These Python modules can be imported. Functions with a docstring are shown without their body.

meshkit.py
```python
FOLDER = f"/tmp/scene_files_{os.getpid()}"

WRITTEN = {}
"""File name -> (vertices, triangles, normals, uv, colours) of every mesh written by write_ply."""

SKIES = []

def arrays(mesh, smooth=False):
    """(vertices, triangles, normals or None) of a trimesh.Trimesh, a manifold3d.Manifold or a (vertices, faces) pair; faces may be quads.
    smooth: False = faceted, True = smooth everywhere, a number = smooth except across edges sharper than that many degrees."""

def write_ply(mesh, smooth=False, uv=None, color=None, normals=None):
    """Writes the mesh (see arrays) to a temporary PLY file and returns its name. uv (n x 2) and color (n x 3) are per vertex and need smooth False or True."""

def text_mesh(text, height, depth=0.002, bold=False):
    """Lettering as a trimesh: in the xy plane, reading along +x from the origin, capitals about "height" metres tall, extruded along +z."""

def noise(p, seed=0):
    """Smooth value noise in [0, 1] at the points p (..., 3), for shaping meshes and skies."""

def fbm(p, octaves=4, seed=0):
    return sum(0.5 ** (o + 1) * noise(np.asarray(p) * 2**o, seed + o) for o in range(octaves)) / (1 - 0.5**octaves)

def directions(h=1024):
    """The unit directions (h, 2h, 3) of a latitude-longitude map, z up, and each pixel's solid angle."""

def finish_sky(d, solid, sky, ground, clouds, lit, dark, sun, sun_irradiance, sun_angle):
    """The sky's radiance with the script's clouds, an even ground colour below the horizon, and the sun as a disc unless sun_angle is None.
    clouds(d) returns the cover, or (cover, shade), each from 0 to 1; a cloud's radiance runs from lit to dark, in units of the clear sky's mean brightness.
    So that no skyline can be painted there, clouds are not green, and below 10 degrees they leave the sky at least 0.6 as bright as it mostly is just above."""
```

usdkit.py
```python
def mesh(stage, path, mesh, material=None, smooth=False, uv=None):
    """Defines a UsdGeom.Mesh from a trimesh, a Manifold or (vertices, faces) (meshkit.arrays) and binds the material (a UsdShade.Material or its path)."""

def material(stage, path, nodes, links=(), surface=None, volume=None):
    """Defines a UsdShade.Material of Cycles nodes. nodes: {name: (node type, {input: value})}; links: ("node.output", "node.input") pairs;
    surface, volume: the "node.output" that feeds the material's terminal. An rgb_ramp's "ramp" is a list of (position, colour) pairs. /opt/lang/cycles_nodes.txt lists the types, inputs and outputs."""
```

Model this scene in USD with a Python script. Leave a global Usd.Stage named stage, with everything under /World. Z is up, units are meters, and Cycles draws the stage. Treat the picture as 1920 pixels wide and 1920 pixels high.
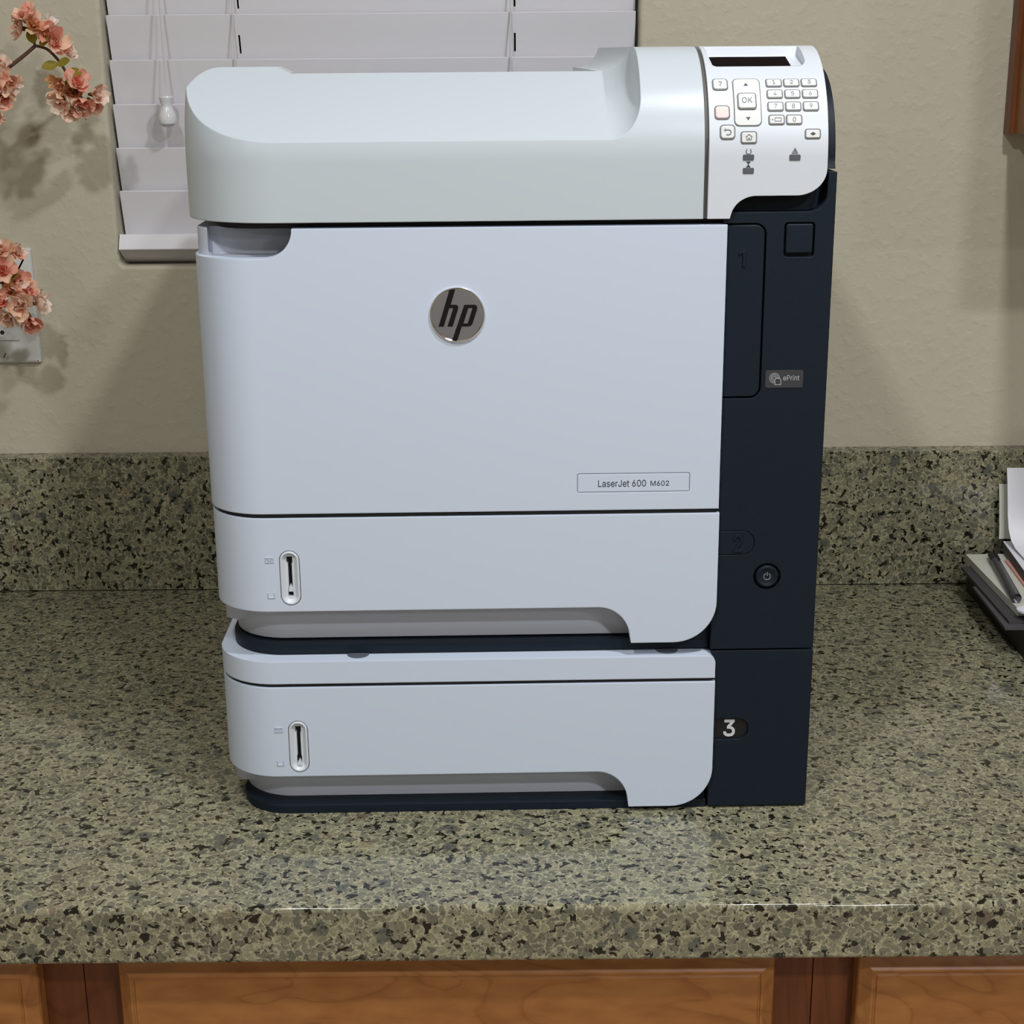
import math, random
import numpy as np
import trimesh
import manifold3d as m3
from manifold3d import Manifold, CrossSection, FillRule
from shapely.geometry import Polygon, Point, box as sbox, LineString
from shapely import affinity
from shapely.ops import unary_union
from pxr import Usd, UsdGeom, UsdLux, UsdShade, Gf, Sdf, Vt
import usdkit, meshkit

stage = Usd.Stage.CreateInMemory()
UsdGeom.SetStageUpAxis(stage, UsdGeom.Tokens.z)
UsdGeom.SetStageMetersPerUnit(stage, 1.0)
UsdGeom.Xform.Define(stage, '/World')
UsdGeom.Scope.Define(stage, '/World/Looks')
CT = 0.914                       # height of the countertop above the floor

# ------------------------------------------------------------------ camera
CAM_Y, CAM_H, PITCH, ROLL, FPX = -1.53, 0.532, 16.6, 0.008, 2900.0
EXPOSURE = -0.55
cam = UsdGeom.Camera.Define(stage, '/World/Camera')
cam.CreateHorizontalApertureAttr(36.0)
cam.CreateVerticalApertureAttr(36.0)
cam.CreateFocalLengthAttr(36.0 * FPX / 1920.0)
cam.CreateClippingRangeAttr(Gf.Vec2f(0.01, 50))
cam.CreateExposureAttr(EXPOSURE)
a = math.radians(PITCH)
fw, up, rt = np.array([0, math.cos(a), -math.sin(a)]), np.array([0, math.sin(a), math.cos(a)]), np.array([1.0, 0, 0])
c_, s_ = math.cos(ROLL), math.sin(ROLL)
rt2, up2 = rt * c_ - up * s_, rt * s_ + up * c_
mt = Gf.Matrix4d(*rt2, 0, *up2, 0, *(-fw), 0, 0, CAM_Y, CAM_H + CT, 1)
cam.AddTransformOp().Set(mt)

# ------------------------------------------------------------------ lights: the round ceiling lamps of the room
CEIL = 2.44
def can_light(name, x, y, power, radius=0.07, color=(1, 0.97, 0.93)):
    l = UsdLux.DiskLight.Define(stage, '/World/' + name)
    l.CreateRadiusAttr(radius)
    l.CreateIntensityAttr(power)
    l.CreateColorAttr(Gf.Vec3f(*color))
    l.CreateNormalizeAttr(True)
    l.AddTranslateOp().Set(Gf.Vec3d(x, y, CEIL - 0.012))
    return l
COOL = (0.95, 0.975, 1.0)
can_light('ceiling_lamp', 0.42, -1.05, 5.2, 0.05, COOL)
can_light('ceiling_lamp_001', -0.34, -1.40, 5.0, 0.05, COOL)
can_light('ceiling_lamp_002', 0.70, -2.2, 8.5, 0.07, COOL)
can_light('ceiling_lamp_003', 1.8, -3.2, 7.0, 0.08, COOL)
can_light('ceiling_lamp_004', 2.4, -4.4, 3.5, 0.08, COOL)
can_light('ceiling_lamp_005', -2.1, -3.6, 7.0, 0.08, COOL)

# ------------------------------------------------------------------ helpers
def W(p): return Gf.Vec3d(float(p[0]), float(p[1]), float(p[2]))
_taken = {}
def numbered(parent, name):
    k = (parent, name); n = _taken.get(k, 0); _taken[k] = n + 1
    return name if n == 0 else f'{name}_{n:03d}'
def path_of(parent): return '/World' if parent is None else str(parent.GetPath())
def tag(o, label=None, cat=None, group=None, kind=None):
    p = o.GetPrim() if hasattr(o, 'GetPrim') else o
    for k, v in (('label', label), ('category', cat), ('group', group), ('kind', kind)):
        if v: p.SetCustomDataByKey(k, v)
    return p
def obj(name, mesh, mat, parent=None, label=None, smooth=32):
    pp = path_of(parent)
    m = usdkit.mesh(stage, f'{pp}/{numbered(pp, name)}', mesh, M[mat], smooth=smooth)
    if label: tag(m, label)
    return m.GetPrim()
def thing(name, label, cat, loc=(0, 0, 0), rotz=0.0, group=None):
    x = UsdGeom.Xform.Define(stage, '/World/' + numbered('/World', name))
    x.AddTranslateOp().Set(W(loc))
    if rotz: x.AddRotateZOp().Set(rotz)
    return tag(x, label, cat, group)
def holder(name, parent, loc=None):
    x = UsdGeom.Xform.Define(stage, f'{path_of(parent)}/{numbered(path_of(parent), name)}')
    if loc is not None: x.AddTranslateOp().Set(W(loc))
    return x.GetPrim()
def tm(m):
    if isinstance(m, trimesh.Trimesh): return m
    g = m.to_mesh(); return trimesh.Trimesh(g.vert_properties[:, :3], g.tri_verts, process=False)
def cat(*ms): return trimesh.util.concatenate([tm(m) for m in ms])
def moved(m, d):
    if isinstance(m, Manifold): return m.translate([float(x) for x in d])
    m = m.copy(); m.apply_translation(d); return m

def cs(shape):
    """shapely shape -> CrossSection"""
    rings = []
    for g in getattr(shape, 'geoms', [shape]):
        if g.is_empty: continue
        rings.append(np.asarray(g.exterior.coords)[:-1]); rings += [np.asarray(i.coords)[:-1] for i in g.interiors]
    return CrossSection([np.ascontiguousarray(r, dtype=np.float64) for r in rings], FillRule.EvenOdd)
def poly(p): return Polygon(p)
def ext_w(sh, w0, w1): return Manifold.extrude(cs(sh), w1 - w0).translate([0, 0, w0])
def ext_v(sh, v0, v1): return Manifold.extrude(cs(sh), v1 - v0).rotate([90, 0, 0]).translate([0, v1, 0])
def ext_u(sh, u0, u1):
    m = Manifold.extrude(cs(sh), u1 - u0)
    return m.transform(np.array([[0, 0, 1, u0], [1, 0, 0, 0], [0, 1, 0, 0]], float))
def bx(x0, x1, y0, y1, z0, z1): return Manifold.cube([x1 - x0, y1 - y0, z1 - z0]).translate([x0, y0, z0])
def rrect(x0, y0, x1, y1, r, n=10):
    return sbox(x0 + r, y0 + r, x1 - r, y1 - r).buffer(r, quad_segs=n) if r > 0 else sbox(x0, y0, x1, y1)
def corner(x0, y0, x1, y1, bl=0, br=0, tr=0, tl=0, n=24):
    """rectangle with one radius per corner"""
    pts = []
    for cx, cy, r, a0 in ((x0 + bl, y0 + bl, bl, 180), (x1 - br, y0 + br, br, 270), (x1 - tr, y1 - tr, tr, 0), (x0 + tl, y1 - tl, tl, 90)):
        if r <= 0: pts.append((cx, cy)); continue
        pts += [(cx + r * math.cos(math.radians(a0 + 90 * i / n)), cy + r * math.sin(math.radians(a0 + 90 * i / n))) for i in range(n + 1)]
    return Polygon(pts)
def ring_pts(sh):
    p = np.asarray(sh.exterior.coords)[:-1]
    if Polygon(p).exterior.is_ccw is False: p = p[::-1]
    keep = np.linalg.norm(p - np.roll(p, 1, 0), axis=1) > 1e-7
    return p[keep]
def inset_ring(p, d):
    e = np.roll(p, -1, 0) - p; e /= np.linalg.norm(e, axis=1, keepdims=True)
    n = np.stack([-e[:, 1], e[:, 0]], 1); n0 = np.roll(n, 1, 0)
    b = n + n0; b /= np.maximum((b * n).sum(1, keepdims=True), 0.3)
    return p + b * d
def loft(sh, steps):
    """steps: (inset, height) rings from bottom to top of one outline, capped: in xy, height along z"""
    p = ring_pts(sh); n = len(p)
    rings = [np.column_stack([inset_ring(p, i), np.full(n, h)]) for i, h in steps]
    V = np.vstack(rings); F = []
    for k in range(len(steps) - 1):
        a, b = k * n, (k + 1) * n
        for i in range(n):
            j = (i + 1) % n
            F += [(a + i, a + j, b + j), (a + i, b + j, b + i)]
    def cap(k, flip):
        q = rings[k][:, :2]
        vv, ff = trimesh.creation.triangulate_polygon(Polygon(q), engine='earcut')
        idx = [int(np.argmin(((q - v) ** 2).sum(1))) for v in vv]
        for t in ff:
            t = [idx[i] + k * n for i in t]
            ar = np.cross(V[t[1]] - V[t[0]], V[t[2]] - V[t[0]])[2]
            if (ar < 0) != flip: t = t[::-1]
            F.append(tuple(t))
    cap(0, True); cap(len(steps) - 1, False)
    return trimesh.Trimesh(V, np.array(F), process=False)
def pad(sh, depth, b, n=3, top=0.0):
    """a slab of an outline with its upper edge rounded by b; lies in xy from z=0 to z=depth"""
    return loft(sh, [(0, 0)] + [(b * (1 - math.cos(t)), depth - b + b * math.sin(t)) for t in np.linspace(0, math.pi / 2, n + 1)])
def facing(m, v=0.0):
    """xy slab with height along z -> stands in u,w with its top toward the viewer (-v)"""
    m = tm(m).copy(); m.apply_transform(np.array([[1, 0, 0, 0], [0, 0, -1, v], [0, 1, 0, 0], [0, 0, 0, 1]], float)); return m
def tube(pts, r, seg=8, closed=True):
    pts = np.asarray(pts, float); r = np.broadcast_to(r, len(pts)); V = []; F = []
    t = np.gradient(pts, axis=0); t /= np.linalg.norm(t, axis=1, keepdims=True)
    ref = np.array([0.3, 0.9, 0.2])
    for p, d, rr in zip(pts, t, r):
        a1 = np.cross(d, ref); a1 /= np.linalg.norm(a1); a2 = np.cross(d, a1)
        V += [p + rr * (a1 * math.cos(q) + a2 * math.sin(q)) for q in np.linspace(0, 2 * math.pi, seg, endpoint=False)]
    for k in range(len(pts) - 1):
        for i in range(seg):
            j = (i + 1) % seg; a0, b0 = k * seg, (k + 1) * seg
            F += [(a0 + i, b0 + j, a0 + j), (a0 + i, b0 + i, b0 + j)]
    V += [pts[0], pts[-1]]; e = len(V)
    for i in range(seg):
        j = (i + 1) % seg; L = (len(pts) - 1) * seg
        F += [(e - 2, i, j), (e - 1, L + j, L + i)]
    m = trimesh.Trimesh(np.array(V), np.array(F), process=False)
    if m.volume < 0: m.invert()
    return m
def lathe(prof, seg=40):
    m = trimesh.creation.revolve(np.array(prof), sections=seg)
    if m.volume < 0: m.invert()
    return m
def text(s, x0, x1, z0, h, v, depth=0.0004, bold=False, ext=None):
    """lettering in u,w facing the viewer: from x0 to x1, baseline z0, capital height h, at depth v"""
    t = meshkit.text_mesh(s, h, depth, bold)
    b = t.bounds
    if x1 is not None:
        t.apply_translation([-b[0][0], 0, 0]); t.apply_scale([(x1 - x0) / (b[1][0] - b[0][0]), 1, 1]); t.apply_translation([x0, z0, 0])
    else:
        t.apply_translation([x0 - (b[0][0] + b[1][0]) / 2, z0, 0])
    return facing(t, v)

# ------------------------------------------------------------------ materials
M = {}
def mat(name, nodes, links, surface='p.BSDF'):
    M[name] = usdkit.material(stage, '/World/Looks/' + name, nodes, links, surface=surface)
def plain(name, color, rough=0.4, bevel=0.0, grain=0.0, gscale=900, metallic=0.0, spec=0.5, coat=0.0, **kw):
    n = {'p': ('principled_bsdf', dict(base_color=color, roughness=rough, metallic=metallic, specular_ior_level=spec, coat_weight=coat, coat_roughness=0.08, **kw))}
    l = []
    if bevel: n['b'] = ('bevel', dict(radius=bevel, samples=4))
    if grain:
        n['t'] = ('texture_coordinate', {}); n['n'] = ('noise_texture', dict(scale=gscale, detail=2.0))
        n['u'] = ('bump', dict(strength=grain, distance=0.0004))
        l += [('t.object', 'n.vector'), ('n.fac', 'u.height'), ('u.normal', 'p.normal')]
        if bevel: l.append(('b.bevel', 'u.normal'))
    elif bevel: l.append(('b.bevel', 'p.normal'))
    mat(name, n, l)

plain('white_plastic', (0.60, 0.675, 0.80), 0.38, bevel=0.0011)
plain('cover_plastic', (0.55, 0.61, 0.655), 0.30, bevel=0.0012)
plain('panel_plastic', (0.66, 0.70, 0.76), 0.36, bevel=0.0009)
plain('grey_plastic', (0.53, 0.56, 0.65), 0.45, bevel=0.0009)
plain('key_plastic', (0.72, 0.725, 0.71), 0.4)
plain('key_gap', (0.16, 0.17, 0.18), 0.6)
plain('ok_plastic', (0.67, 0.67, 0.63), 0.4)
plain('red_key', (0.80, 0.60, 0.57), 0.35, emission_color=(1.0, 0.40, 0.28), emission_strength=0.10)
plain('navy_plastic', (0.0075, 0.0138, 0.0230), 0.5, bevel=0.0009, grain=0.22, gscale=1500, spec=0.22)
plain('black_gap', (0.004, 0.004, 0.005), 0.6)
plain('seam_grey', (0.10, 0.095, 0.085), 0.6)
mat('display_black', {'d': ('diffuse_bsdf', dict(color=(0.012, 0.009, 0.009)))}, [], surface='d.BSDF')
plain('legend_grey', (0.20, 0.22, 0.24), 0.5)
plain('legend_dark', (0.05, 0.055, 0.065), 0.5)
plain('lamp_grey', (0.10, 0.11, 0.135), 0.4)
plain('print_grey', (0.06, 0.075, 0.09), 0.5)
plain('light_print', (0.62, 0.64, 0.66), 0.5)
plain('label_grey', (0.042, 0.045, 0.050), 0.45)
plain('label_print', (0.42, 0.43, 0.45), 0.5)
plain('steel', (0.34, 0.345, 0.375), 0.36, metallic=0.75)
plain('chrome', (0.85, 0.85, 0.86), 0.12, metallic=1.0)
plain('badge_black', (0.004, 0.004, 0.005), 0.3)
plain('blind_white', (0.78, 0.765, 0.80), 0.42)
plain('cord_white', (0.62, 0.60, 0.60), 0.7)
plain('porcelain', (0.74, 0.74, 0.76), 0.12)
plain('outlet_white', (0.70, 0.70, 0.68), 0.3, bevel=0.0008)
plain('dark_slot', (0.01, 0.01, 0.01), 0.6)
plain('ceiling_white', (0.80, 0.79, 0.76), 0.9)
plain('frame_white', (0.72, 0.72, 0.72), 0.4)
plain('paper_white', (0.80, 0.80, 0.86), 0.7)
plain('paper_cream', (0.60, 0.60, 0.52), 0.7)
plain('paper_pink', (0.68, 0.33, 0.27), 0.7)
plain('paper_dark', (0.075, 0.068, 0.075), 0.65)
plain('paper_slate', (0.055, 0.052, 0.056), 0.6)
plain('tray_black', (0.006, 0.006, 0.006), 0.5)
plain('pen_grey', (0.06, 0.055, 0.065), 0.35)
plain('pen_black', (0.012, 0.012, 0.018), 0.3)
plain('card_white', (0.80, 0.82, 0.90), 0.35)
plain('stem_brown', (0.115, 0.055, 0.040), 0.7)
plain('vase_white', (0.62, 0.60, 0.56), 0.25)
plain('floor_tile', (0.42, 0.34, 0.26), 0.35)

def petal_mat(name, c0, c1):
    mat(name, {'t': ('texture_coordinate', {}), 'l': ('vector_math', dict(math_type='length')),
               's': ('math', dict(math_type='divide', value2=0.016)),
               'r': ('rgb_ramp', dict(ramp=[(0.1, c0), (0.62, c1), (1, tuple(min(1, x * 1.12) for x in c1))])),
               'd': ('principled_bsdf', dict(roughness=0.7)), 'x': ('translucent_bsdf', {}), 'm': ('mix_closure', dict(fac=0.22))},
        [('t.object', 'l.vector1'), ('l.value', 's.value1'), ('s.value', 'r.fac'), ('r.color', 'd.base_color'), ('r.color', 'x.color'),
         ('d.BSDF', 'm.closure1'), ('x.BSDF', 'm.closure2')], surface='m.closure')
petal_mat('petal_peach', (0.78, 0.26, 0.16), (0.92, 0.62, 0.45))
petal_mat('petal_pink', (0.80, 0.16, 0.11), (0.90, 0.44, 0.33))
petal_mat('petal_pale', (0.84, 0.46, 0.35), (0.93, 0.74, 0.61))
petal_mat('petal_amber', (0.48, 0.13, 0.025), (0.72, 0.37, 0.18))
petal_mat('petal_white', (0.85, 0.74, 0.66), (0.92, 0.89, 0.84))
petal_mat('leaf_olive', (0.13, 0.11, 0.008), (0.25, 0.20, 0.02))

# textured wall paint
mat('wall_paint', {'t': ('texture_coordinate', {}), 'n': ('noise_texture', dict(scale=85.0, detail=4.0, roughness=0.5)),
                   'r': ('rgb_ramp', dict(ramp=[(0, (0, 0, 0)), (0.50, (0.10,) * 3), (0.68, (0.7,) * 3), (1, (1, 1, 1))])),
                   'n2': ('noise_texture', dict(scale=260.0, detail=2.0)), 'ad': ('math', dict(math_type='multiply_add', value2=0.25)),
                   'u': ('bump', dict(strength=0.34, distance=0.0016)),
                   'p': ('principled_bsdf', dict(base_color=(0.545, 0.505, 0.39), roughness=0.62, specular_ior_level=0.35))},
    [('t.object', 'n.vector'), ('t.object', 'n2.vector'), ('n.fac', 'r.fac'), ('n2.fac', 'ad.value1'), ('r.color', 'ad.value3'), ('ad.value', 'u.height'), ('u.normal', 'p.normal')])

# polished speckled stone
def granite(name):
    N = {
        't': ('texture_coordinate', {}),
        'dn': ('noise_texture', dict(scale=120.0, detail=4.0, roughness=0.68)),
        'dv': ('vector_math', dict(math_type='multiply_add', vector2=(0.0095,) * 3)),
        # tan to olive grains, each grain its own tone
        'v1': ('voronoi_texture', dict(scale=160.0, feature='f1')), 'sc': ('separate_color', {}),
        've': ('voronoi_texture', dict(scale=160.0, feature='distance_to_edge')),
        'r1': ('rgb_ramp', dict(ramp=[(0, (0.115, 0.112, 0.082)), (0.25, (0.145, 0.138, 0.096)), (0.5, (0.175, 0.165, 0.110)), (0.75, (0.205, 0.192, 0.124)), (0.92, (0.25, 0.232, 0.145)), (1, (0.30, 0.278, 0.175))])),
        # pale matrix between them, wider in some places than in others
        'nw': ('noise_texture', dict(scale=210.0, detail=3.0, roughness=0.7)),
        'wd': ('map_range', dict(from_min=0.34, from_max=0.72, to_min=-0.02, to_max=0.13, clamp=True)),
        'ed': ('math', dict(math_type='subtract')), 'es': ('map_range', dict(from_min=-0.05, from_max=0.05, to_min=0.0, to_max=0.85, clamp=True)),
        'me': ('mix', dict(color2=(0.43, 0.40, 0.26))),
        'nf': ('noise_texture', dict(scale=430.0, detail=4.0, roughness=0.7)), 'mf': ('mix', dict(mix_type='overlay', fac=0.6)),
        # a few blue-grey and rust grains
        'v2': ('voronoi_texture', dict(scale=74.0, feature='f1')), 'sc2': ('separate_color', {}),
        'g2': ('map_range', dict(from_min=0.925, from_max=0.935, to_max=0.75, clamp=True)), 'k2': ('map_range', dict(from_min=0.50, from_max=0.32, clamp=True)), 'm2': ('math', dict(math_type='multiply')),
        'mt': ('mix', dict(color2=(0.062, 0.070, 0.066))),
        'g3': ('map_range', dict(from_min=0.965, from_max=0.975, to_max=0.3, clamp=True)), 'm3': ('math', dict(math_type='multiply')), 'mr': ('mix', dict(color2=(0.20, 0.11, 0.06))),
        # black flecks in two sizes
        'nb': ('noise_texture', dict(scale=165.0, detail=2.5, roughness=0.55, distortion=0.4)), 'gb': ('map_range', dict(from_min=0.418, from_max=0.392, clamp=True)),
        'nb2': ('noise_texture', dict(scale=30.0, detail=2.0)), 'gb2': ('map_range', dict(from_min=0.30, from_max=0.42, clamp=True)), 'mb': ('math', dict(math_type='multiply')),
        'nc': ('noise_texture', dict(scale=330.0, detail=2.0, roughness=0.5)), 'gc': ('map_range', dict(from_min=0.345, from_max=0.315, to_max=0.85, clamp=True)), 'mx': ('math', dict(math_type='maximum')),
        'mk': ('mix', dict(color2=(0.012, 0.010, 0.006))),
        'p': ('principled_bsdf', dict(roughness=0.08, specular_ior_level=0.5)),
    }
    L = [('t.object', 'dn.vector'), ('dn.color', 'dv.vector1'), ('t.object', 'dv.vector3')]
    L += [('dv.vector', k + '.vector') for k in ('v1', 've', 'v2')] + [('t.object', k + '.vector') for k in ('nw', 'nf', 'nb', 'nb2', 'nc')]
    L += [('v1.color', 'sc.color'), ('sc.r', 'r1.fac'), ('nw.fac', 'wd.value'), ('wd.result', 'ed.value1'), ('ve.distance', 'ed.value2'), ('ed.value', 'es.value'),
          ('r1.color', 'me.color1'), ('es.result', 'me.fac'), ('me.color', 'mf.color1'), ('nf.fac', 'mf.color2'),
          ('v2.color', 'sc2.color'), ('sc2.r', 'g2.value'), ('v2.distance', 'k2.value'), ('g2.result', 'm2.value1'), ('k2.result', 'm2.value2'), ('mf.color', 'mt.color1'), ('m2.value', 'mt.fac'),
          ('sc2.g', 'g3.value'), ('g3.result', 'm3.value1'), ('k2.result', 'm3.value2'), ('mt.color', 'mr.color1'), ('m3.value', 'mr.fac'),
          ('nb.fac', 'gb.value'), ('nb2.fac', 'gb2.value'), ('gb.result', 'mb.value1'), ('gb2.result', 'mb.value2'), ('nc.fac', 'gc.value'), ('mb.value', 'mx.value1'), ('gc.result', 'mx.value2'),
          ('mr.color', 'mk.color1'), ('mx.value', 'mk.fac'), ('mk.color', 'p.base_color')]
    mat(name, N, L)
granite('granite')

# stained maple, grain along x or z
def wood(name, c0, c1, c2, sc, rough=0.38):
    mat(name, {'t': ('texture_coordinate', {}), 'm': ('mapping', dict(scale=sc)),
               'n': ('noise_texture', dict(scale=3.2, detail=3.0, roughness=0.5, distortion=1.2)),
               'w': ('math', dict(math_type='multiply', value2=9.0)), 'fr': ('math', dict(math_type='fraction')),
               'r': ('rgb_ramp', dict(ramp=[(0, c0), (0.12, c1), (0.75, c2), (0.96, c1), (1, c0)])),
               'n2': ('noise_texture', dict(scale=40.0, detail=4.0)), 'mx': ('mix', dict(mix_type='soft_light', fac=0.5)),
               'b': ('bevel', dict(radius=0.0012, samples=4)),
               'p': ('principled_bsdf', dict(roughness=rough, specular_ior_level=0.4))},
        [('t.object', 'm.vector'), ('m.vector', 'n.vector'), ('m.vector', 'n2.vector'), ('n.fac', 'w.value1'), ('w.value', 'fr.value1'), ('fr.value', 'r.fac'),
         ('r.color', 'mx.color1'), ('n2.fac', 'mx.color2'), ('mx.color', 'p.base_color'), ('b.bevel', 'p.normal')])
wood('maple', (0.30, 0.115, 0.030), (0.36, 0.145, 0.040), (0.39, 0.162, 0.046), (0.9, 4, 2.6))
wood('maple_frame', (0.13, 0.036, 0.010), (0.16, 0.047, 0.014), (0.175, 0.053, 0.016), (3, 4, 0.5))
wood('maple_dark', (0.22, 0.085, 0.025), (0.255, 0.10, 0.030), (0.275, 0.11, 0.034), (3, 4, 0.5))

mat('pane_glass', {'f': ('fresnel', dict(IOR=1.5)), 'a': ('transparent_bsdf', {}), 'g': ('glossy_bsdf', dict(roughness=0.0, color=(1, 1, 1))), 'm': ('mix_closure', {})},
    [('f.fac', 'm.fac'), ('a.BSDF', 'm.closure1'), ('g.BSDF', 'm.closure2')], surface='m.closure')

# ------------------------------------------------------------------ the room
def struct(name, mesh, m, parent=None, smooth=32):
    o = obj(name, mesh, m, parent, smooth=smooth)
    if parent is None: tag(o, kind='structure')
    return o
RX0, RX1, RY0 = -2.8, 3.4, -5.2
struct('floor', bx(RX0, RX1, RY0, 0, -0.05, 0), 'floor_tile', smooth=False)
struct('ceiling', bx(RX0, RX1, RY0, 0.14, CEIL, CEIL + 0.05), 'ceiling_white', smooth=False)
struct('wall_left', bx(RX0 - 0.1, RX0, RY0, 0.14, -0.05, CEIL), 'wall_paint', smooth=False)
struct('wall_right', bx(RX1, RX1 + 0.1, RY0, 0.14, -0.05, CEIL), 'wall_paint', smooth=False)
struct('wall_front', bx(RX0, RX1, RY0 - 0.1, RY0, -0.05, CEIL), 'wall_paint', smooth=False)
# the wall with the window: opening with bull-nosed drywall corners
WX0, WX1, WZ0, WZ1 = -0.3842, 0.1242, CT + 0.3315, CT + 1.16
hole = rrect(WX0, WZ0, WX1, WZ1, 0.006, 6)
br = 0.0040
cut = facing(loft(hole, [(0, -0.3)] + [(-br * (1 - math.cos(t)), -br + br * math.sin(t)) for t in np.linspace(0, math.pi / 2, 9)] + [(-br, 0.02)]), 0.0)
gm = Manifold(m3.Mesh(np.asarray(cut.vertices, np.float32), np.asarray(cut.faces, np.uint32)))
struct('wall_back', bx(RX0, RX1, 0, 0.14, -0.05, CEIL) - gm, 'wall_paint', smooth=14)
win = UsdGeom.Xform.Define(stage, '/World/window_1').GetPrim(); tag(win, kind='structure')
fr = ext_v(sbox(WX0, WZ0, WX1, WZ1).difference(sbox(WX0 + 0.035, WZ0 + 0.035, WX1 - 0.035, WZ1 - 0.035)), 0.095, 0.135)
struct('window_frame', fr, 'frame_white', win)
struct('window_pane', bx(WX0 + 0.03, WX1 - 0.03, 0.113, 0.117, WZ0 + 0.03, WZ1 - 0.03), 'pane_glass', win, smooth=False)

# ------------------------------------------------------------------ window blinds
blind = thing('window_blinds', 'closed white slatted window blinds with ladder cords behind the printer', 'blinds', (0, 0, CT))
SX0, SX1 = -0.3815, 0.1212
ZT = [0.4028 + 0.0410 * k for k in range(19)]
cords = (-0.2608, 0.0026)
def slat(zt):
    h, d, t = 0.050, 0.013, 0.0028
    ang = math.asin(d / h)
    m = ext_v(sbox(SX0, -h, SX1, 0), 0, t)
    for c in cords:
        m = m - ext_v(sbox(c + 0.0028, -0.037, c + 0.0046, -0.019), -0.01, 0.02)
    return m.rotate([math.degrees(ang), 0, 0]).translate([0, 0.011, zt])
for zt in ZT: obj('slat', slat(zt), 'blind_white', blind, smooth=30)
rail = ext_u(rrect(0, -0.0166, 0.031, 0, 0.0012, 4), SX0 - 0.0015, SX1 + 0.001).rotate([-30, 0, 0]).translate([0, 0.004, 0.3628])
obj('bottom_rail', rail, 'blind_white', blind)
for c in cords:
    obj('ladder_cord', tube([(c - 0.0002 + 0.0004 * math.sin(k), 0.0085, 0.362 + 0.8 * k / 24) for k in range(25)], 0.0008, 6), 'cord_white', blind)
obj('head_rail', bx(SX0, SX1, 0.012, 0.055, 1.155, 1.205).translate([0, 0, -0.05]), 'blind_white', blind)
pc = [(-0.3330 + 0.0076 * t, 0.004 - 0.010 * t, 1.12 - 0.627 * t) for t in np.linspace(0, 1, 20)]
obj('pull_cord', tube(pc, 0.0009, 6), 'cord_white', blind)
tas = lathe([(0.0001, 0.0), (0.0045, 0.0006), (0.0078, 0.0035), (0.0088, 0.0075), (0.0078, 0.013), (0.0056, 0.018), (0.0050, 0.021), (0.0062, 0.0245), (0.0068, 0.0275), (0.0062, 0.0290), (0.0030, 0.0292), (0.0001, 0.0292)], 32)
obj('tassel', moved(tas, (-0.3256, -0.008, 0.4645)), 'porcelain', blind, 'white glazed bell-shaped tassel on the pull cord')

# ------------------------------------------------------------------ counter, backsplash, cabinets
def slab_profile(y0, y1, z0, z1, r): return corner(y0, z0, y1, z1, bl=r, tl=r, n=8)
top = ext_u(slab_profile(-0.6415, 0.0, CT - 0.0415, CT, 0.004), -2.0, 2.4)
tag(obj('countertop', top, 'granite'), 'polished green-grey speckled stone countertop under the printer', 'countertop')
bs = ext_u(corner(-0.0195, CT + 0.0012, -0.0006, CT + 0.1425, tl=0.0015, n=4), -2.0, 2.4)
tag(obj('backsplash', bs, 'granite'), 'low speckled stone backsplash along the wall behind the printer', 'backsplash')

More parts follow.
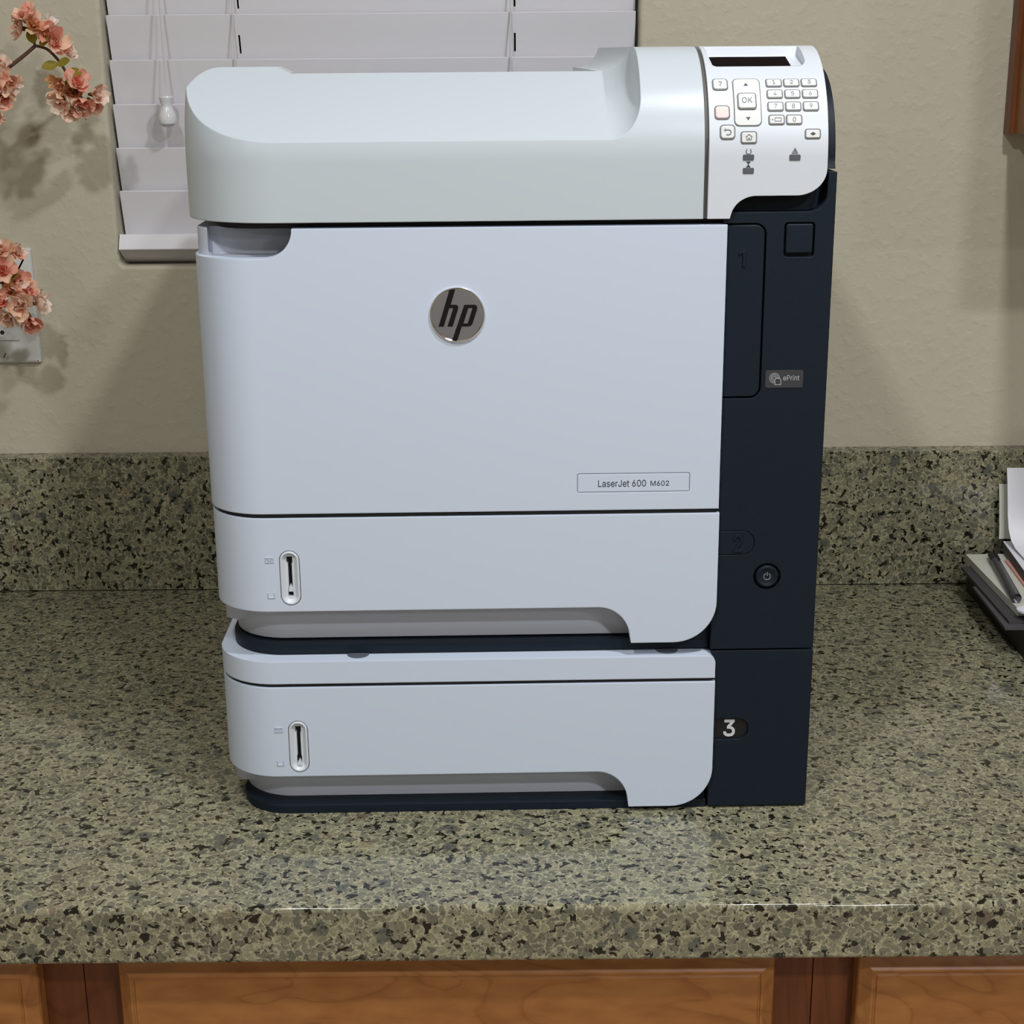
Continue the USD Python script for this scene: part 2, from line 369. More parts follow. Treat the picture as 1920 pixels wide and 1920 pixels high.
def drawer_front(x0, x1, z0, z1, yb, m):
    """a slab with a moulded edge and a flat field, its back at y = yb"""
    sh = sbox(x0, z0, x1, z1)
    st = [(0, 0), (0, 0.011), (0.0010, 0.0125), (0.0030, 0.0135), (0.0060, 0.0160), (0.0085, 0.0178), (0.0100, 0.0180), (0.0103, 0.0172), (0.0116, 0.0172), (0.0120, 0.0180), (0.0135, 0.0183)]
    return facing(loft(sh, st), yb)
def base_cabinet(x0, x1, dx0, dx1, label):
    t = thing('base_cabinet', label, 'cabinet', (0, 0, 0))
    fy = -0.600
    obj('body', bx(x0 + 0.0003, x1 - 0.0003, fy + 0.018, -0.02, 0.10, CT - 0.0425), 'maple_dark', t)
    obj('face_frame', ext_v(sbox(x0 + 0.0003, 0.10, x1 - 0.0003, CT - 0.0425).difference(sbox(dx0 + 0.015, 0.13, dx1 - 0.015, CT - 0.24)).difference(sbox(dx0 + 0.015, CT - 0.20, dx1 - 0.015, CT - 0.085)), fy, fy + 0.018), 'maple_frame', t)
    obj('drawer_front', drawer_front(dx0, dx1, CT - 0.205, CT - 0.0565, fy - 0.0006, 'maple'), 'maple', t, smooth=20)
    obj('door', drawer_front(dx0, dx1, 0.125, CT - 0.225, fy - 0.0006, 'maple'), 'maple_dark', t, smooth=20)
    obj('toe_kick', bx(x0, x1, -0.53, -0.02, 0.0, 0.0995), 'maple_frame', t)
    return t
base_cabinet(-0.297, 0.2045, -0.2697, 0.1760, 'maple base cabinet with drawer centred below the printer, between two other cabinets')
base_cabinet(-0.800, -0.297, -0.770, -0.3245, 'maple base cabinet at lower left, cut by the left frame edge')
base_cabinet(0.2045, 0.760, 0.2325, 0.730, 'maple base cabinet at lower right, cut by the right frame edge')

up_c = thing('upper_cabinet', 'maple wall cabinet at top right, hung on the wall above the papers', 'cabinet', (0, 0, CT))
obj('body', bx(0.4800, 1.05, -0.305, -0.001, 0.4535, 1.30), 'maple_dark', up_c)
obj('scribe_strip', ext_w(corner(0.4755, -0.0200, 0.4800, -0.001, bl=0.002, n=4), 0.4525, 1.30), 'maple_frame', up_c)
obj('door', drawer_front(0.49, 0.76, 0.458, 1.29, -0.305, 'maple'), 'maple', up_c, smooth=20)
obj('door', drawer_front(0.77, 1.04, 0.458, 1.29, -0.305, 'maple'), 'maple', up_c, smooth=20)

# ------------------------------------------------------------------ wall outlet
ol = thing('wall_outlet', 'white wall outlet plate partly hidden by pink blossoms', 'outlet', (-0.5045, 0, CT + 0.2935))
obj('cover_plate', facing(pad(rrect(-0.035, -0.057, 0.035, 0.057, 0.002, 4), 0.0055, 0.0035, 5), 0.0), 'outlet_white', ol)
obj('receptacle', facing(pad(rrect(-0.0165, -0.0335, 0.0165, 0.0335, 0.001, 3), 0.0068, 0.0005, 2), 0.0), 'outlet_white', ol)
for dz in (-0.0165, 0.0165):
    obj('socket_slot', cat(bx(-0.0075, -0.0055, -0.0070, -0.005, dz - 0.004, dz + 0.004), bx(0.0055, 0.0075, -0.0070, -0.005, dz - 0.004, dz + 0.004), moved(facing(pad(Point(0, 0).buffer(0.0023), 0.001, 0.0003, 1)), (0, -0.006, dz - 0.009))), 'dark_slot', ol, smooth=False)
for dz in (-0.0485, 0.0485):
    sc_ = facing(pad(Point(0, dz).buffer(0.0032), 0.0015, 0.0008, 3), -0.0048)
    sm = obj('screw', sc_, 'outlet_white', ol)
    obj('screw_slot', ext_v(affinity.rotate(sbox(-0.0028, -0.0004, 0.0028, 0.0004), 58), -0.0065, -0.0058).translate([0, 0, dz]), 'dark_slot', sm, smooth=False)

# ------------------------------------------------------------------ the printer: u to the right, v to the back, w up; front face at v = 0
PR = thing('laser_printer', 'large white and navy office laser printer with two paper drawers', 'printer', (0, -0.514, CT), 1.0)
WH, NV = 'white_plastic', 'navy_plastic'
BACK = 0.475
def plan(u0, u1, v0, v1, r): return corner(u0, v0, u1, v1, bl=r)
def shell(u0, u1, v0, r, t, v1=0.12): return plan(u0, u1, v0, v1, r).difference(plan(u0 + t, u1 + 0.1, v0 + t, v1 + 0.1, max(r - t, 0.001)))
R0, W0 = 0.07, 0.464                                     # round-over of the top front
def arcpt(deg, r=R0): return (R0 - r * math.cos(math.radians(deg)), W0 + r * math.sin(math.radians(deg)))

# feeder (lowest unit)
obj('feeder_base', cat(ext_w(plan(-0.2004, 0.1400, 0.006, BACK, 0.036), 0.0, 0.0062), bx(0.088, 0.1400, 0.010, 0.06, 0.0062, 0.036)), NV, PR)
obj('feeder_body', ext_w(plan(-0.2070, 0.1395, 0.046, BACK, 0.012), 0.0140, 0.1035), 'grey_plastic', PR)
rim = ext_w(plan(-0.2111, 0.1432, 0.0, BACK, 0.042), 0.1042, 0.1212) ^ ext_v(corner(-0.3, 0.10, 0.1432, 0.1212, tr=0.0055, n=8), -0.1, 0.6)
obj('feeder_rim', rim, WH, PR)
obj('gap_filler', ext_w(plan(-0.2085, 0.141, 0.0022, 0.2, 0.040), 0.1008, 0.1048), 'black_gap', PR)
for fu in (-0.110, 0.110):
    obj('alignment_pin', lathe([(0.0001, 0), (0.0078, 0), (0.0078, 0.0005), (0.0066, 0.0009), (0.0001, 0.0010)], 24).apply_translation([fu, 0.0125, 0.1212]), 'lamp_grey', PR)
col3 = ext_w(plan(0.1412, 0.2130, 0.004, BACK, 0.0), 0.0018, 0.1232)
pill3 = corner(0.10, 0.0545, 0.1690, 0.0710, br=0.0075, tr=0.0075)
col3 = col3 - ext_v(pill3, -0.01, 0.0062)
c3 = obj('lower_side_column', col3, NV, PR)
obj('tray_window', ext_v(pill3.buffer(-0.0006), 0.0058, 0.0062), 'black_gap', c3)
obj('tray_numeral', text('3', 0.1513, 0.1598, 0.0567, 0.0124, 0.0059, 0.0006, True), 'light_print', c3, 'light grey printed numeral 3')

def drawer(w0, ur, lip, topw):
    """a paper drawer front: lip with a foot at the right, finger recess under it"""
    d = holder('paper_drawer', PR)
    A = [(-0.3, lip), (0.0600, lip)]
    # concave sweep into the foot
    cx, cy, r = 0.0600, lip - 0.0240, 0.0240
    A += [(cx + r * 0.93 * math.sin(t), cy + r * math.cos(t)) for t in np.linspace(0.05, math.pi / 2 - 0.05, 12)]
    A += [(0.0830, w0)]
    rr = 0.0300
    A += [(ur - rr + rr * math.sin(t), w0 + rr - rr * math.cos(t)) for t in np.linspace(0, math.pi / 2, 14)]
    A += [(ur, topw), (-0.3, topw)]
    out = Polygon(A)
    sl = rrect(-0.1606, w0 + 0.0320, -0.1474, w0 + 0.0712, 0.0066, 10)
    f = (ext_w(shell(-0.2108, ur, 0.0, 0.042, 0.016, 0.14), w0 - 0.01, topw + 0.01)) ^ ext_v(out, -0.05, 0.30)
    f = f - ext_v(sl.buffer(0.0004), -0.05, 0.05)
    fp = obj('drawer_front', f, WH, d)
    # recess behind the lip
    obj('finger_recess', ext_w(plan(-0.2016, ur - 0.004, 0.022, 0.10, 0.040), w0 - 0.0010, lip + 0.012), 'grey_plastic', d)
    obj('drawer_body', ext_w(plan(-0.2075, ur - 0.004, 0.036, BACK, 0.010), w0 + 0.0088, topw - 0.002), 'grey_plastic', d)
    # paper level gauge
    inner = LineString([(-0.1540, w0 + 0.0398), (-0.1540, w0 + 0.0650)]).buffer(0.0030, quad_segs=8)
    g = facing(loft(sl, [(0, -0.006), (0, 0.0002), (0.0006, 0.0006), (0.0013, 0.0006), (0.0028, -0.0012), (0.0034, -0.0019), (0.0036, -0.0020)]), 0.0)
    gm_ = Manifold(m3.Mesh(np.asarray(g.vertices, np.float32), np.asarray(g.faces, np.uint32)))
    hole_ = unary_union([sbox(-0.1554, w0 + 0.0400, -0.1527, w0 + 0.0640), rrect(-0.1563, w0 + 0.0620, -0.1522, w0 + 0.0668, 0.0005, 3), rrect(-0.1559, w0 + 0.0378, -0.1524, w0 + 0.0440, 0.0004, 3)])
    gm_ = gm_ - ext_v(hole_, -0.05, 0.05)
    obj('level_gauge', gm_, 'panel_plastic', d)
    obj('gauge_slot', ext_v(sl.buffer(-0.0004), 0.0062, 0.012), 'black_gap', d)
    pz = w0 + (0.0425 if w0 > 0.1 else 0.0372)
    obj('level_pointer', ext_v(Polygon([(-0.1556, pz - 0.0012), (-0.1524, pz - 0.0012), (-0.1524, pz + 0.0010), (-0.1540, pz + 0.0046), (-0.1556, pz + 0.0010)]), 0.0012, 0.0040), 'panel_plastic', d)
    # embossed marks of full and empty
    z1, z2 = w0 + 0.0650, w0 + 0.0388
    mk = [sbox(-0.1705, z1 - 0.0020, -0.1648, z1 + 0.0020).difference(sbox(-0.1699, z1 - 0.0014, -0.1654, z1 + 0.0014)), sbox(-0.1692, z1 - 0.0008, -0.1661, z1 - 0.0001), sbox(-0.1692, z1 + 0.0003, -0.1661, z1 + 0.0009)]
    obj('full_mark', cat(*[ext_v(s, -0.0004, 0.002) for s in mk]), WH, d)
    obj('empty_mark', ext_v(Polygon([(-0.1700, z2 + 0.0022), (-0.1700, z2 - 0.0018), (-0.1650, z2 - 0.0018), (-0.1650, z2 + 0.0022), (-0.1657, z2 + 0.0022), (-0.1657, z2 - 0.0011), (-0.1693, z2 - 0.0011), (-0.1693, z2 + 0.0022)]), -0.0004, 0.002), WH, d)
    return d
drawer(0.0042, 0.1434, 0.0325, 0.1014)
drawer(0.1317, 0.1427, 0.1587, 0.2264)

# main unit
obj('printer_base', cat(ext_w(plan(-0.2028, 0.1392, 0.0125, BACK, 0.040), 0.1222, 0.1296), bx(0.086, 0.1392, 0.0125, 0.06, 0.1290, 0.164)), NV, PR)
body = ext_w(plan(-0.2090, 0.1400, 0.024, BACK, 0.014), 0.2275, 0.4213)
cup = Manifold.extrude(CrossSection.circle(1.0, 48), 0.1).scale([1, 1, 1])
cupcut = (ext_v(corner(-0.2005, 0.4030, -0.1330, 0.4300, br=0.016, bl=0.004), 0.0, 0.034))
obj('rear_body', body - cupcut, 'grey_plastic', PR)
obj('gap_filler', cat(ext_w(plan(-0.2085, 0.140, 0.0022, 0.15, 0.040), 0.2258, 0.2302), ext_w(plan(-0.196, 0.200, 0.014, 0.30, 0.030), 0.4214, 0.4300)), 'black_gap', PR)
# front door with the scooped grip at its upper left
UR = 0.1420
A = [(-0.3, 0.2296), (UR, 0.2296), (UR, 0.4224), (-0.1418, 0.4224)]
A += [(-0.1418 - 0.0195 * (1 - math.cos(t)), 0.4224 - 0.0190 * math.sin(t)) for t in np.linspace(0.15, math.pi / 2, 14)]
A += [(-0.3, 0.4032)]
dsh = Polygon(A)
plate = rrect(0.0446, 0.2422, 0.1216, 0.2556, 0.0012, 5)
dr = (ext_w(shell(-0.2115, UR, 0.0, 0.042, 0.010, 0.16), 0.22, 0.43) ^ ext_v(dsh, -0.05, 0.4)) - ext_v(plate.difference(plate.buffer(-0.0004)), -0.01, 0.0007)
door = obj('front_door', dr, WH, PR)
obj('nameplate', cat(text('LaserJet 600', 0.0590, 0.0917, 0.2463, 0.0046, 0.0001, 0.0003), text('M602', 0.0948, 0.1074, 0.2466, 0.0035, 0.0001, 0.0003)), 'print_grey', door, 'grey printed model lettering in a thin outlined box')
# round badge
bc = np.array([-0.0351, 0.3654]); br_ = 0.0185
bd = holder('badge', PR)
obj('badge_rim', facing(loft(Point(*bc).buffer(br_, quad_segs=20), [(0, 0), (0, 0.0008), (0.0005, 0.0015), (0.0010, 0.0016), (0.0020, 0.0008)]), 0.0), 'chrome', bd, 'bright chrome rim')
obj('badge_disc', facing(loft(Point(*bc).buffer(br_ - 0.0018, quad_segs=20), [(0, 0), (0, 0.0010), (0.0004, 0.0011)]), 0.0), 'steel', bd, 'brushed steel round disc')
k = br_ / 618.0
def lp(pts): return Polygon([(bc[0] + (x - 940) * k, bc[1] - (y - 830) * k) for x, y in pts])
lh = lp([(782, 268), (908, 258), (800, 600), (905, 600), (945, 612), (965, 645), (962, 690), (835, 1080), (722, 1080), (852, 690), (850, 672), (768, 672), (638, 1080), (525, 1080)])
lpp = lp([(1100, 605), (1320, 605), (1365, 622), (1383, 662), (1376, 715), (1272, 1028), (1240, 1065), (1195, 1082), (1035, 1082), (920, 1435), (805, 1425)]).difference(lp([(1188, 672), (1272, 672), (1276, 690), (1172, 1008), (1160, 1018), (1072, 1018)]))
for l_ in (lh, lpp):
    obj('badge_letter', ext_v(l_, -0.0014, -0.0008), 'badge_black', bd, 'black slanted letter')

# upper dark column
col = ext_w(plan(0.1400, 0.2128, 0.004, BACK, 0.0), 0.1246, 0.4552)
col = col - ext_v(corner(0.10, 0.4300, 0.2072, 0.47, br=0.012), -0.01, 0.0165)
td = corner(0.1418, 0.3070, 0.1674, 0.4218, br=0.0065, tr=0.0065)
col = col - ext_v(td.buffer(0.0011), -0.01, 0.010)
fb = rrect(0.1800, 0.4006, 0.2002, 0.4232, 0.0025, 5)
col = col - ext_v(fb, -0.01, 0.008)
pl2 = corner(0.10, 0.1945, 0.1684, 0.2124, br=0.0085, tr=0.0085)
col = col - ext_v(pl2.difference(pl2.buffer(-0.0006)), -0.01, 0.0046)
pb = Point(0.1780, 0.1786)
col = col - ext_v(pb.buffer(0.0096, quad_segs=16), -0.01, 0.0085)
cc = obj('side_column', col, NV, PR)
obj('column_numeral', text('2', 0.1535, 0.1600, 0.1970, 0.0124, 0.0042, 0.0011, True), NV, cc, 'raised navy numeral 2')
obj('power_button', facing(loft(pb.buffer(0.0080, quad_segs=14), [(0, -0.004), (0, 0.0000), (0.0008, 0.0012), (0.0018, 0.0012), (0.0030, 0.0004), (0.0060, 0.0001)]), 0.004), NV, cc, 'round navy power button')
pring = pb.buffer(0.0026).difference(pb.buffer(0.0020)).difference(sbox(0.1770, 0.1790, 0.1790, 0.1830)).union(sbox(0.1777, 0.1790, 0.1783, 0.1818))
obj('power_symbol', ext_v(pring, 0.0034, 0.0041), 'legend_grey', cc)
obj('square_button', facing(pad(rrect(0.1812, 0.4030, 0.1990, 0.4222, 0.0016, 5), 0.007, 0.0010, 3), 0.0105), NV, cc)
lb = obj('eprint_label', ext_v(rrect(0.1713, 0.3130, 0.1968, 0.3251, 0.0013, 4), 0.0037, 0.0045), 'label_grey', cc, 'small grey label with a printed symbol and word')
q0 = Point(0.1775, 0.3196)
icon = unary_union([q0.buffer(0.0035).difference(q0.buffer(0.0031)), q0.buffer(0.0025).difference(q0.buffer(0.0021)), q0.buffer(0.0015).difference(q0.buffer(0.0011))]).difference(sbox(0.1776, 0.3140, 0.1830, 0.3190))
pg = Polygon([(0.1776, 0.3149), (0.1820, 0.3149), (0.1820, 0.3185), (0.1806, 0.3198), (0.1776, 0.3198)])
icon = icon.union(pg.difference(pg.buffer(-0.0004)))
obj('label_print', cat(ext_v(icon, 0.0035, 0.0038), text('ePrint', 0.1833, 0.1942, 0.3180, 0.0035, 0.0037, 0.0002)), 'label_print', cc)
td_p = obj('side_tray_door', facing(pad(td, 0.007, 0.0009, 3), 0.0108), NV, PR)
obj('door_numeral', ext_v(Polygon([(0.1532, 0.3945), (0.1552, 0.3945), (0.1552, 0.4055), (0.1538, 0.4055), (0.1505, 0.4040), (0.1505, 0.4024), (0.1532, 0.4034)]), 0.0029, 0.0045), NV, td_p, 'raised navy numeral 1')
# rounded dark shoulder behind the control panel
ear = Polygon([(0.016, 0.4564)] + [(0.08 - 0.062 * math.cos(t), 0.4600 + 0.0600 * math.sin(t)) for t in np.linspace(0.0, math.pi / 2, 24)] + [(BACK - 0.03, 0.520), (BACK - 0.03, 0.4564)])
obj('side_shoulder', ext_u(ear, 0.180, 0.2142), NV, PR)

# top cover: round-over cut by the sloping plane of the output bin
def stack(rings):
    n = len(rings[0][0]); V = np.vstack([np.column_stack([p, np.full(n, h)]) for p, h in rings]); F = []
    for k in range(len(rings) - 1):
        for i in range(n):
            j = (i + 1) % n; a, b = k * n, (k + 1) * n
            F += [(a + i, a + j, b + j), (a + i, b + j, b + i)]
    e = len(V); V = np.vstack([V, [[*rings[0][0].mean(0), rings[0][1]], [*rings[-1][0].mean(0), rings[-1][1]]]])
    L = (len(rings) - 1) * n
    for i in range(n):
        j = (i + 1) % n; F += [(e, j, i), (e + 1, L + i, L + j)]
    return Manifold(m3.Mesh(V.astype(np.float32), np.array(F, np.uint32)))
def cover_ring(d): return ring_pts(corner(-0.2178, d, 0.1258, 0.38, bl=0.066, n=48))
prof = [(0.0, 0.4262)] + [arcpt(t) for t in np.linspace(0, 90, 40)] + [(0.38, W0 + R0), (0.38, 0.4262)]
cov = stack([(cover_ring(0.0), 0.4262)] + [(cover_ring(v), w) for v, w in [arcpt(t) for t in list(np.linspace(0, 86, 44)) + [88.5, 90]]])
ca = math.radians(26.5)
UP = 0.0850
def fil(h0, r, u=UP):
    return [(u - r + r * math.sin(t), h0 + r - r * math.cos(t)) for t in np.linspace(0, math.pi / 2, 40)]
cutp = Polygon([(-0.3, 0.0)] + fil(0.0, 0.020) + [(UP + 0.003, 0.15), (-0.3, 0.15)])
tilt = np.array([[1, 0, 0, 0], [0, math.cos(ca), -math.sin(ca), 0.0012], [0, math.sin(ca), math.cos(ca), 0.4772]], float)
ct = ext_v(cutp, -0.06, 0.30).transform(tilt)
cutb = Polygon([(-0.3, 0.5228), (-0.157, 0.5228), (-0.147, 0.5183)] + fil(0.5183, 0.020) + [(UP + 0.003, 0.6), (-0.3, 0.6)])
ct2 = ext_v(cutb, 0.0, 0.40)
wedge = ext_v(sbox(-0.4, 0.4, UP + 0.01, 0.60), -0.1, 0.5)
bin_ = ext_w(sbox(-0.148, 0.0885, UP - 0.0225, 0.50), 0.500, 0.60) + ext_w(sbox(-0.4, 0.115, -0.10, 0.50), 0.513, 0.60)
cov = (cov - ct) if False else cov
# remove what lies above the sloping plane AND above the bin rim
cov = cov - (ct ^ ext_v(sbox(-0.4, 0.4, 0.4, 0.60), -0.1, 0.5)) - ct2 - bin_
cov = cov
cov = cov ^ (ext_v(corner(-0.2178, 0.40, UP - 0.03, 0.5229, tl=0.022, n=60), -0.1, 0.5) + ext_v(sbox(UP - 0.031, 0.40, 0.2, 0.6), -0.1, 0.5))
cv = obj('top_cover', cov, 'cover_plastic', PR, smooth=9)
obj('cover_seam', ext_w(sbox(0.1250, 0.003, 0.1290, 0.3), 0.4262, 0.56) ^ ext_u(Polygon([(0.003, 0.4262)] + [arcpt(t, R0 - 0.002) for t in np.linspace(0, 90, 40)] + [(0.30, W0 + R0 - 0.002), (0.30, 0.4262)]), 0, 0.3), 'seam_grey', PR)
# control panel
cp = holder('control_panel', PR)
PO = [(0.1286, 0.4262), (0.1432, 0.4262)]
PO += [(0.1602 - 0.0165 * math.cos(t), 0.4262 + 0.0145 * math.sin(t)) for t in np.linspace(0.25, math.pi / 2, 12)]
PO += [(0.1862, 0.4407)] + [(0.1862 + 0.0192 * math.sin(t), 0.4407 + 0.0165 * (1 - math.cos(t))) for t in np.linspace(0.1, math.pi / 2, 12)]
PO += [(0.2049, 0.60), (0.1286, 0.60)]
pv = [(0.0, 0.40)] + [arcpt(t) for t in np.linspace(0, 90, 48)] + [(0.22, W0 + R0), (0.22, W0 + R0 - 0.012), (0.07, W0 + R0 - 0.012)] + [arcpt(t, R0 - 0.012) for t in np.linspace(88, 0, 24)] + [(0.012, 0.40)]
pan = ext_v(Polygon(PO), -0.05, 0.3) ^ ext_u(Polygon(pv), 0.1, 0.3)
pock = Polygon([(0.0290, 0.5260), (0.0300, 0.5190), (0.0600, 0.5272), (0.0640, 0.5400), (0.0290, 0.5400)])
pocket = ext_u(pock, 0.1316, 0.1945) ^ ext_w(corner(0.1316, 0.0295, 0.1945, 0.08, bl=0.006, br=0.006), 0.4, 0.6)
# key wells: grooves around keys
def on_panel(m, u, deg, lift=0.0):
    """xy slab (z up) -> stands on the panel's round-over at angle deg"""
    t = math.radians(90 - deg)
    n = np.array([0, -math.cos(math.radians(deg)), math.sin(math.radians(deg))])
    tw = np.array([0, math.sin(math.radians(deg)), math.cos(math.radians(deg))])
    v, w = arcpt(deg)
    T = np.eye(4); T[:3, 0] = [1, 0, 0]; T[:3, 1] = tw; T[:3, 2] = n; T[:3, 3] = np.array([u, v, w]) + n * lift
    mm = tm(m).copy(); mm.apply_transform(T); return mm
keyspec = []
def keyshape(w, h, r): return rrect(-w / 2, -h / 2, w / 2, h / 2, r, 5)
pan = pan - pocket
obj('panel_shell', pan, 'panel_plastic', cp, smooth=25)
obj('display', cat(Manifold.hull_points(np.array([(u_, v_, w_) for u_ in (0.1350, 0.1862) for v_, w_ in ((0.0302, 0.5192), (0.0585, 0.5270), (0.0302, 0.5186), (0.0585, 0.5264))]))), 'display_black', cp, 'black rectangular display in a recess', smooth=False)
def key(u, deg, w, h, r, m='key_plastic', name='key', hgt=0.0011):
    obj('key_gap', on_panel(pad(keyshape(w + 0.0014, h + 0.0014, r + 0.0005), 0.0012, 0.0001, 1), u, deg, -0.0008), 'key_gap', cp)
    return obj(name, on_panel(pad(keyshape(w, h, r), hgt + 0.0012, 0.0006, 3), u, deg, -0.0012), m, cp)
def legend(m, u, deg, lift=0.00112, mt_='legend_grey'):
    obj('key_legend', on_panel(m, u, deg, lift), mt_, cp, smooth=False)
def ctext(s, h, bold=False, sx=1.0):
    t = meshkit.text_mesh(s, h, 0.0002, bold); b = t.bounds
    t.apply_translation([-(b[0][0] + b[1][0]) / 2, -(b[0][1] + b[1][1]) / 2, 0]); t.apply_scale([sx, 1, 1]); return t
def flat(sh, d=0.0002): return tm(Manifold.extrude(cs(sh), d))
rows = (41.8, 34.7, 27.5, 20.2); colsu = (0.1716, 0.1830, 0.1944)
for i, ch in enumerate('123456789'):
    u, dg = colsu[i % 3], rows[i // 3]
    key(u, dg, 0.0092, 0.0054, 0.0011, name='number_key'); legend(ctext(ch, 0.0030), u, dg)
key(0.1720, 20.2, 0.0092, 0.0054, 0.0011, name='clear_key')
legend(cat(flat(sbox(-0.0014, -0.0013, 0.0030, 0.0013).difference(sbox(-0.0010, -0.0009, 0.0026, 0.0009))), flat(Polygon([(-0.0034, 0), (-0.0024, 0.0006), (-0.0024, -0.0006)]))), 0.1720, 20.2)
key(0.1833, 20.2, 0.0092, 0.0054, 0.0011, name='number_key'); legend(ctext('0', 0.0030), 0.1833, 20.2)
key(0.1952, 12.7, 0.0090, 0.0052, 0.0011, name='folder_key'); legend(flat(unary_union([Polygon([(-0.0018, 0), (0, 0.0011), (0, -0.0011)]), Polygon([(0.0018, 0), (0, 0.0011), (0, -0.0011)])])), 0.1952, 12.7, mt_='legend_dark')
key(0.1368, 41.1, 0.0088, 0.0080, 0.0018, name='help_key'); legend(ctext('?', 0.0036), 0.1368, 41.1)
key(0.1371, 24.5, 0.0086, 0.0082, 0.0020, 'red_key', 'stop_key')
key(0.1403, 14.0, 0.0086, 0.0082, 0.0020, name='back_key')
ar = LineString([(-0.0020, 0.0012), (0.0006, 0.0012)] + [(0.0006 + 0.0015 * math.sin(t), -0.0003 + 0.0015 * math.cos(t)) for t in np.linspace(0, math.pi, 10)] + [(-0.0006, -0.0018)]).buffer(0.0004)
legend(flat(unary_union([ar, Polygon([(-0.0026, 0.0012), (-0.0012, 0.0024), (-0.0012, 0.0002)])])), 0.1403, 14.0)
key(0.1540, 11.1, 0.0092, 0.0066, 0.0012, name='home_key')
hs = Polygon([(-0.0017, -0.0018), (0.0017, -0.0018), (0.0017, 0.0004), (0.0024, 0.0004), (0, 0.0022), (-0.0024, 0.0004), (-0.0017, 0.0004)])
legend(flat(hs.difference(hs.buffer(-0.0005)).union(sbox(-0.0005, -0.0018, 0.0005, -0.0002))), 0.1540, 11.1)
# the rocker around OK follows the curve
def curved_plate(w, d0, d1, r, thick, lift):
    L = R0 * math.radians(d1 - d0)
    g = Manifold.extrude(cs(rrect(-w / 2, 0, w / 2, L, r, 8)), thick).refine_to_length(0.0012)
    def wp(p):
        x, y, z = p; t = math.radians(d0) + y / R0; rr = R0 + lift + z
        return (x, R0 - rr * math.cos(t), W0 + rr * math.sin(t))
    g = tm(g); g.vertices = np.array([wp(p) for p in g.vertices]); return g
obj('key_gap', moved(curved_plate(0.0178, 16.9, 44.9, 0.0034, 0.0010, -0.0007), (0.1536, 0, 0)), 'key_gap', cp)
obj('rocker_key', moved(curved_plate(0.0166, 17.5, 44.3, 0.0030, 0.0014, -0.0007), (0.1536, 0, 0)), 'key_plastic', cp, smooth=50)
obj('key_gap', on_panel(pad(keyshape(0.0124, 0.0118, 0.0020), 0.0012, 0.0001, 1), 0.1532, 30.4, 0.0000), 'key_gap', cp)
obj('ok_key', on_panel(pad(keyshape(0.0112, 0.0106, 0.0016), 0.0026, 0.0008, 3), 0.1532, 30.4, -0.0006), 'ok_plastic', cp)
legend(ctext('OK', 0.0036, False), 0.1532, 30.6, 0.0021)
legend(flat(Polygon([(-0.0014, -0.0009), (0.0014, -0.0009), (0, 0.0012)])), 0.1533, 40.6, 0.0007, 'legend_dark')
legend(flat(Polygon([(-0.0014, 0.0010), (0.0014, 0.0010), (0, -0.0011)])), 0.1537, 20.9, 0.0007, 'legend_dark')
def on_flat(m, u, w): return moved(facing(m, -0.0000), (u, -0.0001, w))
for u, w in ((0.1540, 0.4652), (0.1542, 0.4568), (0.1840, 0.4649)):
    obj('status_light', on_flat(pad(keyshape(0.0071, 0.0036, 0.0006), 0.0005, 0.0002, 2), u, w), 'lamp_grey', cp)
ringi = Point(0, 0).buffer(0.0019).difference(Point(0, 0).buffer(0.0014)).difference(sbox(-0.0009, 0, 0.0009, 0.003))
tri = Polygon([(-0.0022, -0.0016), (0.0022, -0.0016), (0, 0.0022)])
hour = unary_union([Polygon([(-0.0015, 0.0018), (0.0015, 0.0018), (0, 0)]), Polygon([(-0.0015, -0.0018), (0.0015, -0.0018), (0, 0)])])
obj('status_icon', on_flat(flat(ringi), 0.1540, 0.4690), 'legend_grey', cp, smooth=False)
obj('status_icon', on_flat(flat(hour), 0.1541, 0.4608), 'legend_dark', cp, smooth=False)
obj('status_icon', on_flat(flat(tri.difference(tri.buffer(-0.0006)).union(sbox(-0.00025, -0.0008, 0.00025, 0.0006))), 0.1839, 0.4690), 'legend_grey', cp, smooth=False)

# ------------------------------------------------------------------ papers at the right end of the counter
def sheet(x0, x1, y0, y1, z0, z1, rot=0, r=0.0003):
    return Manifold.extrude(cs(affinity.rotate(rrect(x0, y0, x1, y1, r, 3), rot, origin=(x0, y1))), z1 - z0).translate([0, 0, z0])
tr = thing('letter_tray', 'black plastic letter tray under the pile of papers by the backsplash', 'tray', (0, 0, CT))
obj('tray_floor', sheet(0.466, 0.760, -0.330, -0.030, 0.0, 0.004, 0, 0.012), 'tray_black', tr)
obj('tray_wall', Manifold.extrude(cs(rrect(0.463, -0.330, 0.760, -0.030, 0.012).difference(rrect(0.4665, -0.34, 0.7565, -0.0335, 0.009))), 0.024), 'tray_black', tr)
def top(name, mesh, m, label, cat_, smooth=32):
    o = obj(name, moved(mesh, (0, 0, CT)), m, None, None, smooth); return tag(o, label, cat_)
top('folder', sheet(0.459, 0.735, -0.30, -0.058, 0.0242, 0.0275, 1.0), 'paper_slate', 'dark charcoal folder, lowest paper in the black tray', 'folder')
top('paper_sheet', sheet(0.447, 0.700, -0.224, -0.112, 0.0277, 0.0300, -1.5), 'paper_dark', 'dark grey sheet jutting out below the cream envelope', 'paper')
top('paper_sheet', sheet(0.4500, 0.690, -0.215, -0.060, 0.0302, 0.0330, 0.0), 'paper_slate', 'dark slate sheet directly under the cream envelope', 'paper')
top('envelope', sheet(0.4585, 0.690, -0.203, -0.044, 0.0335, 0.0405, 1.0), 'paper_cream', 'cream envelope on top of the dark sheets with a pen on it', 'envelope')
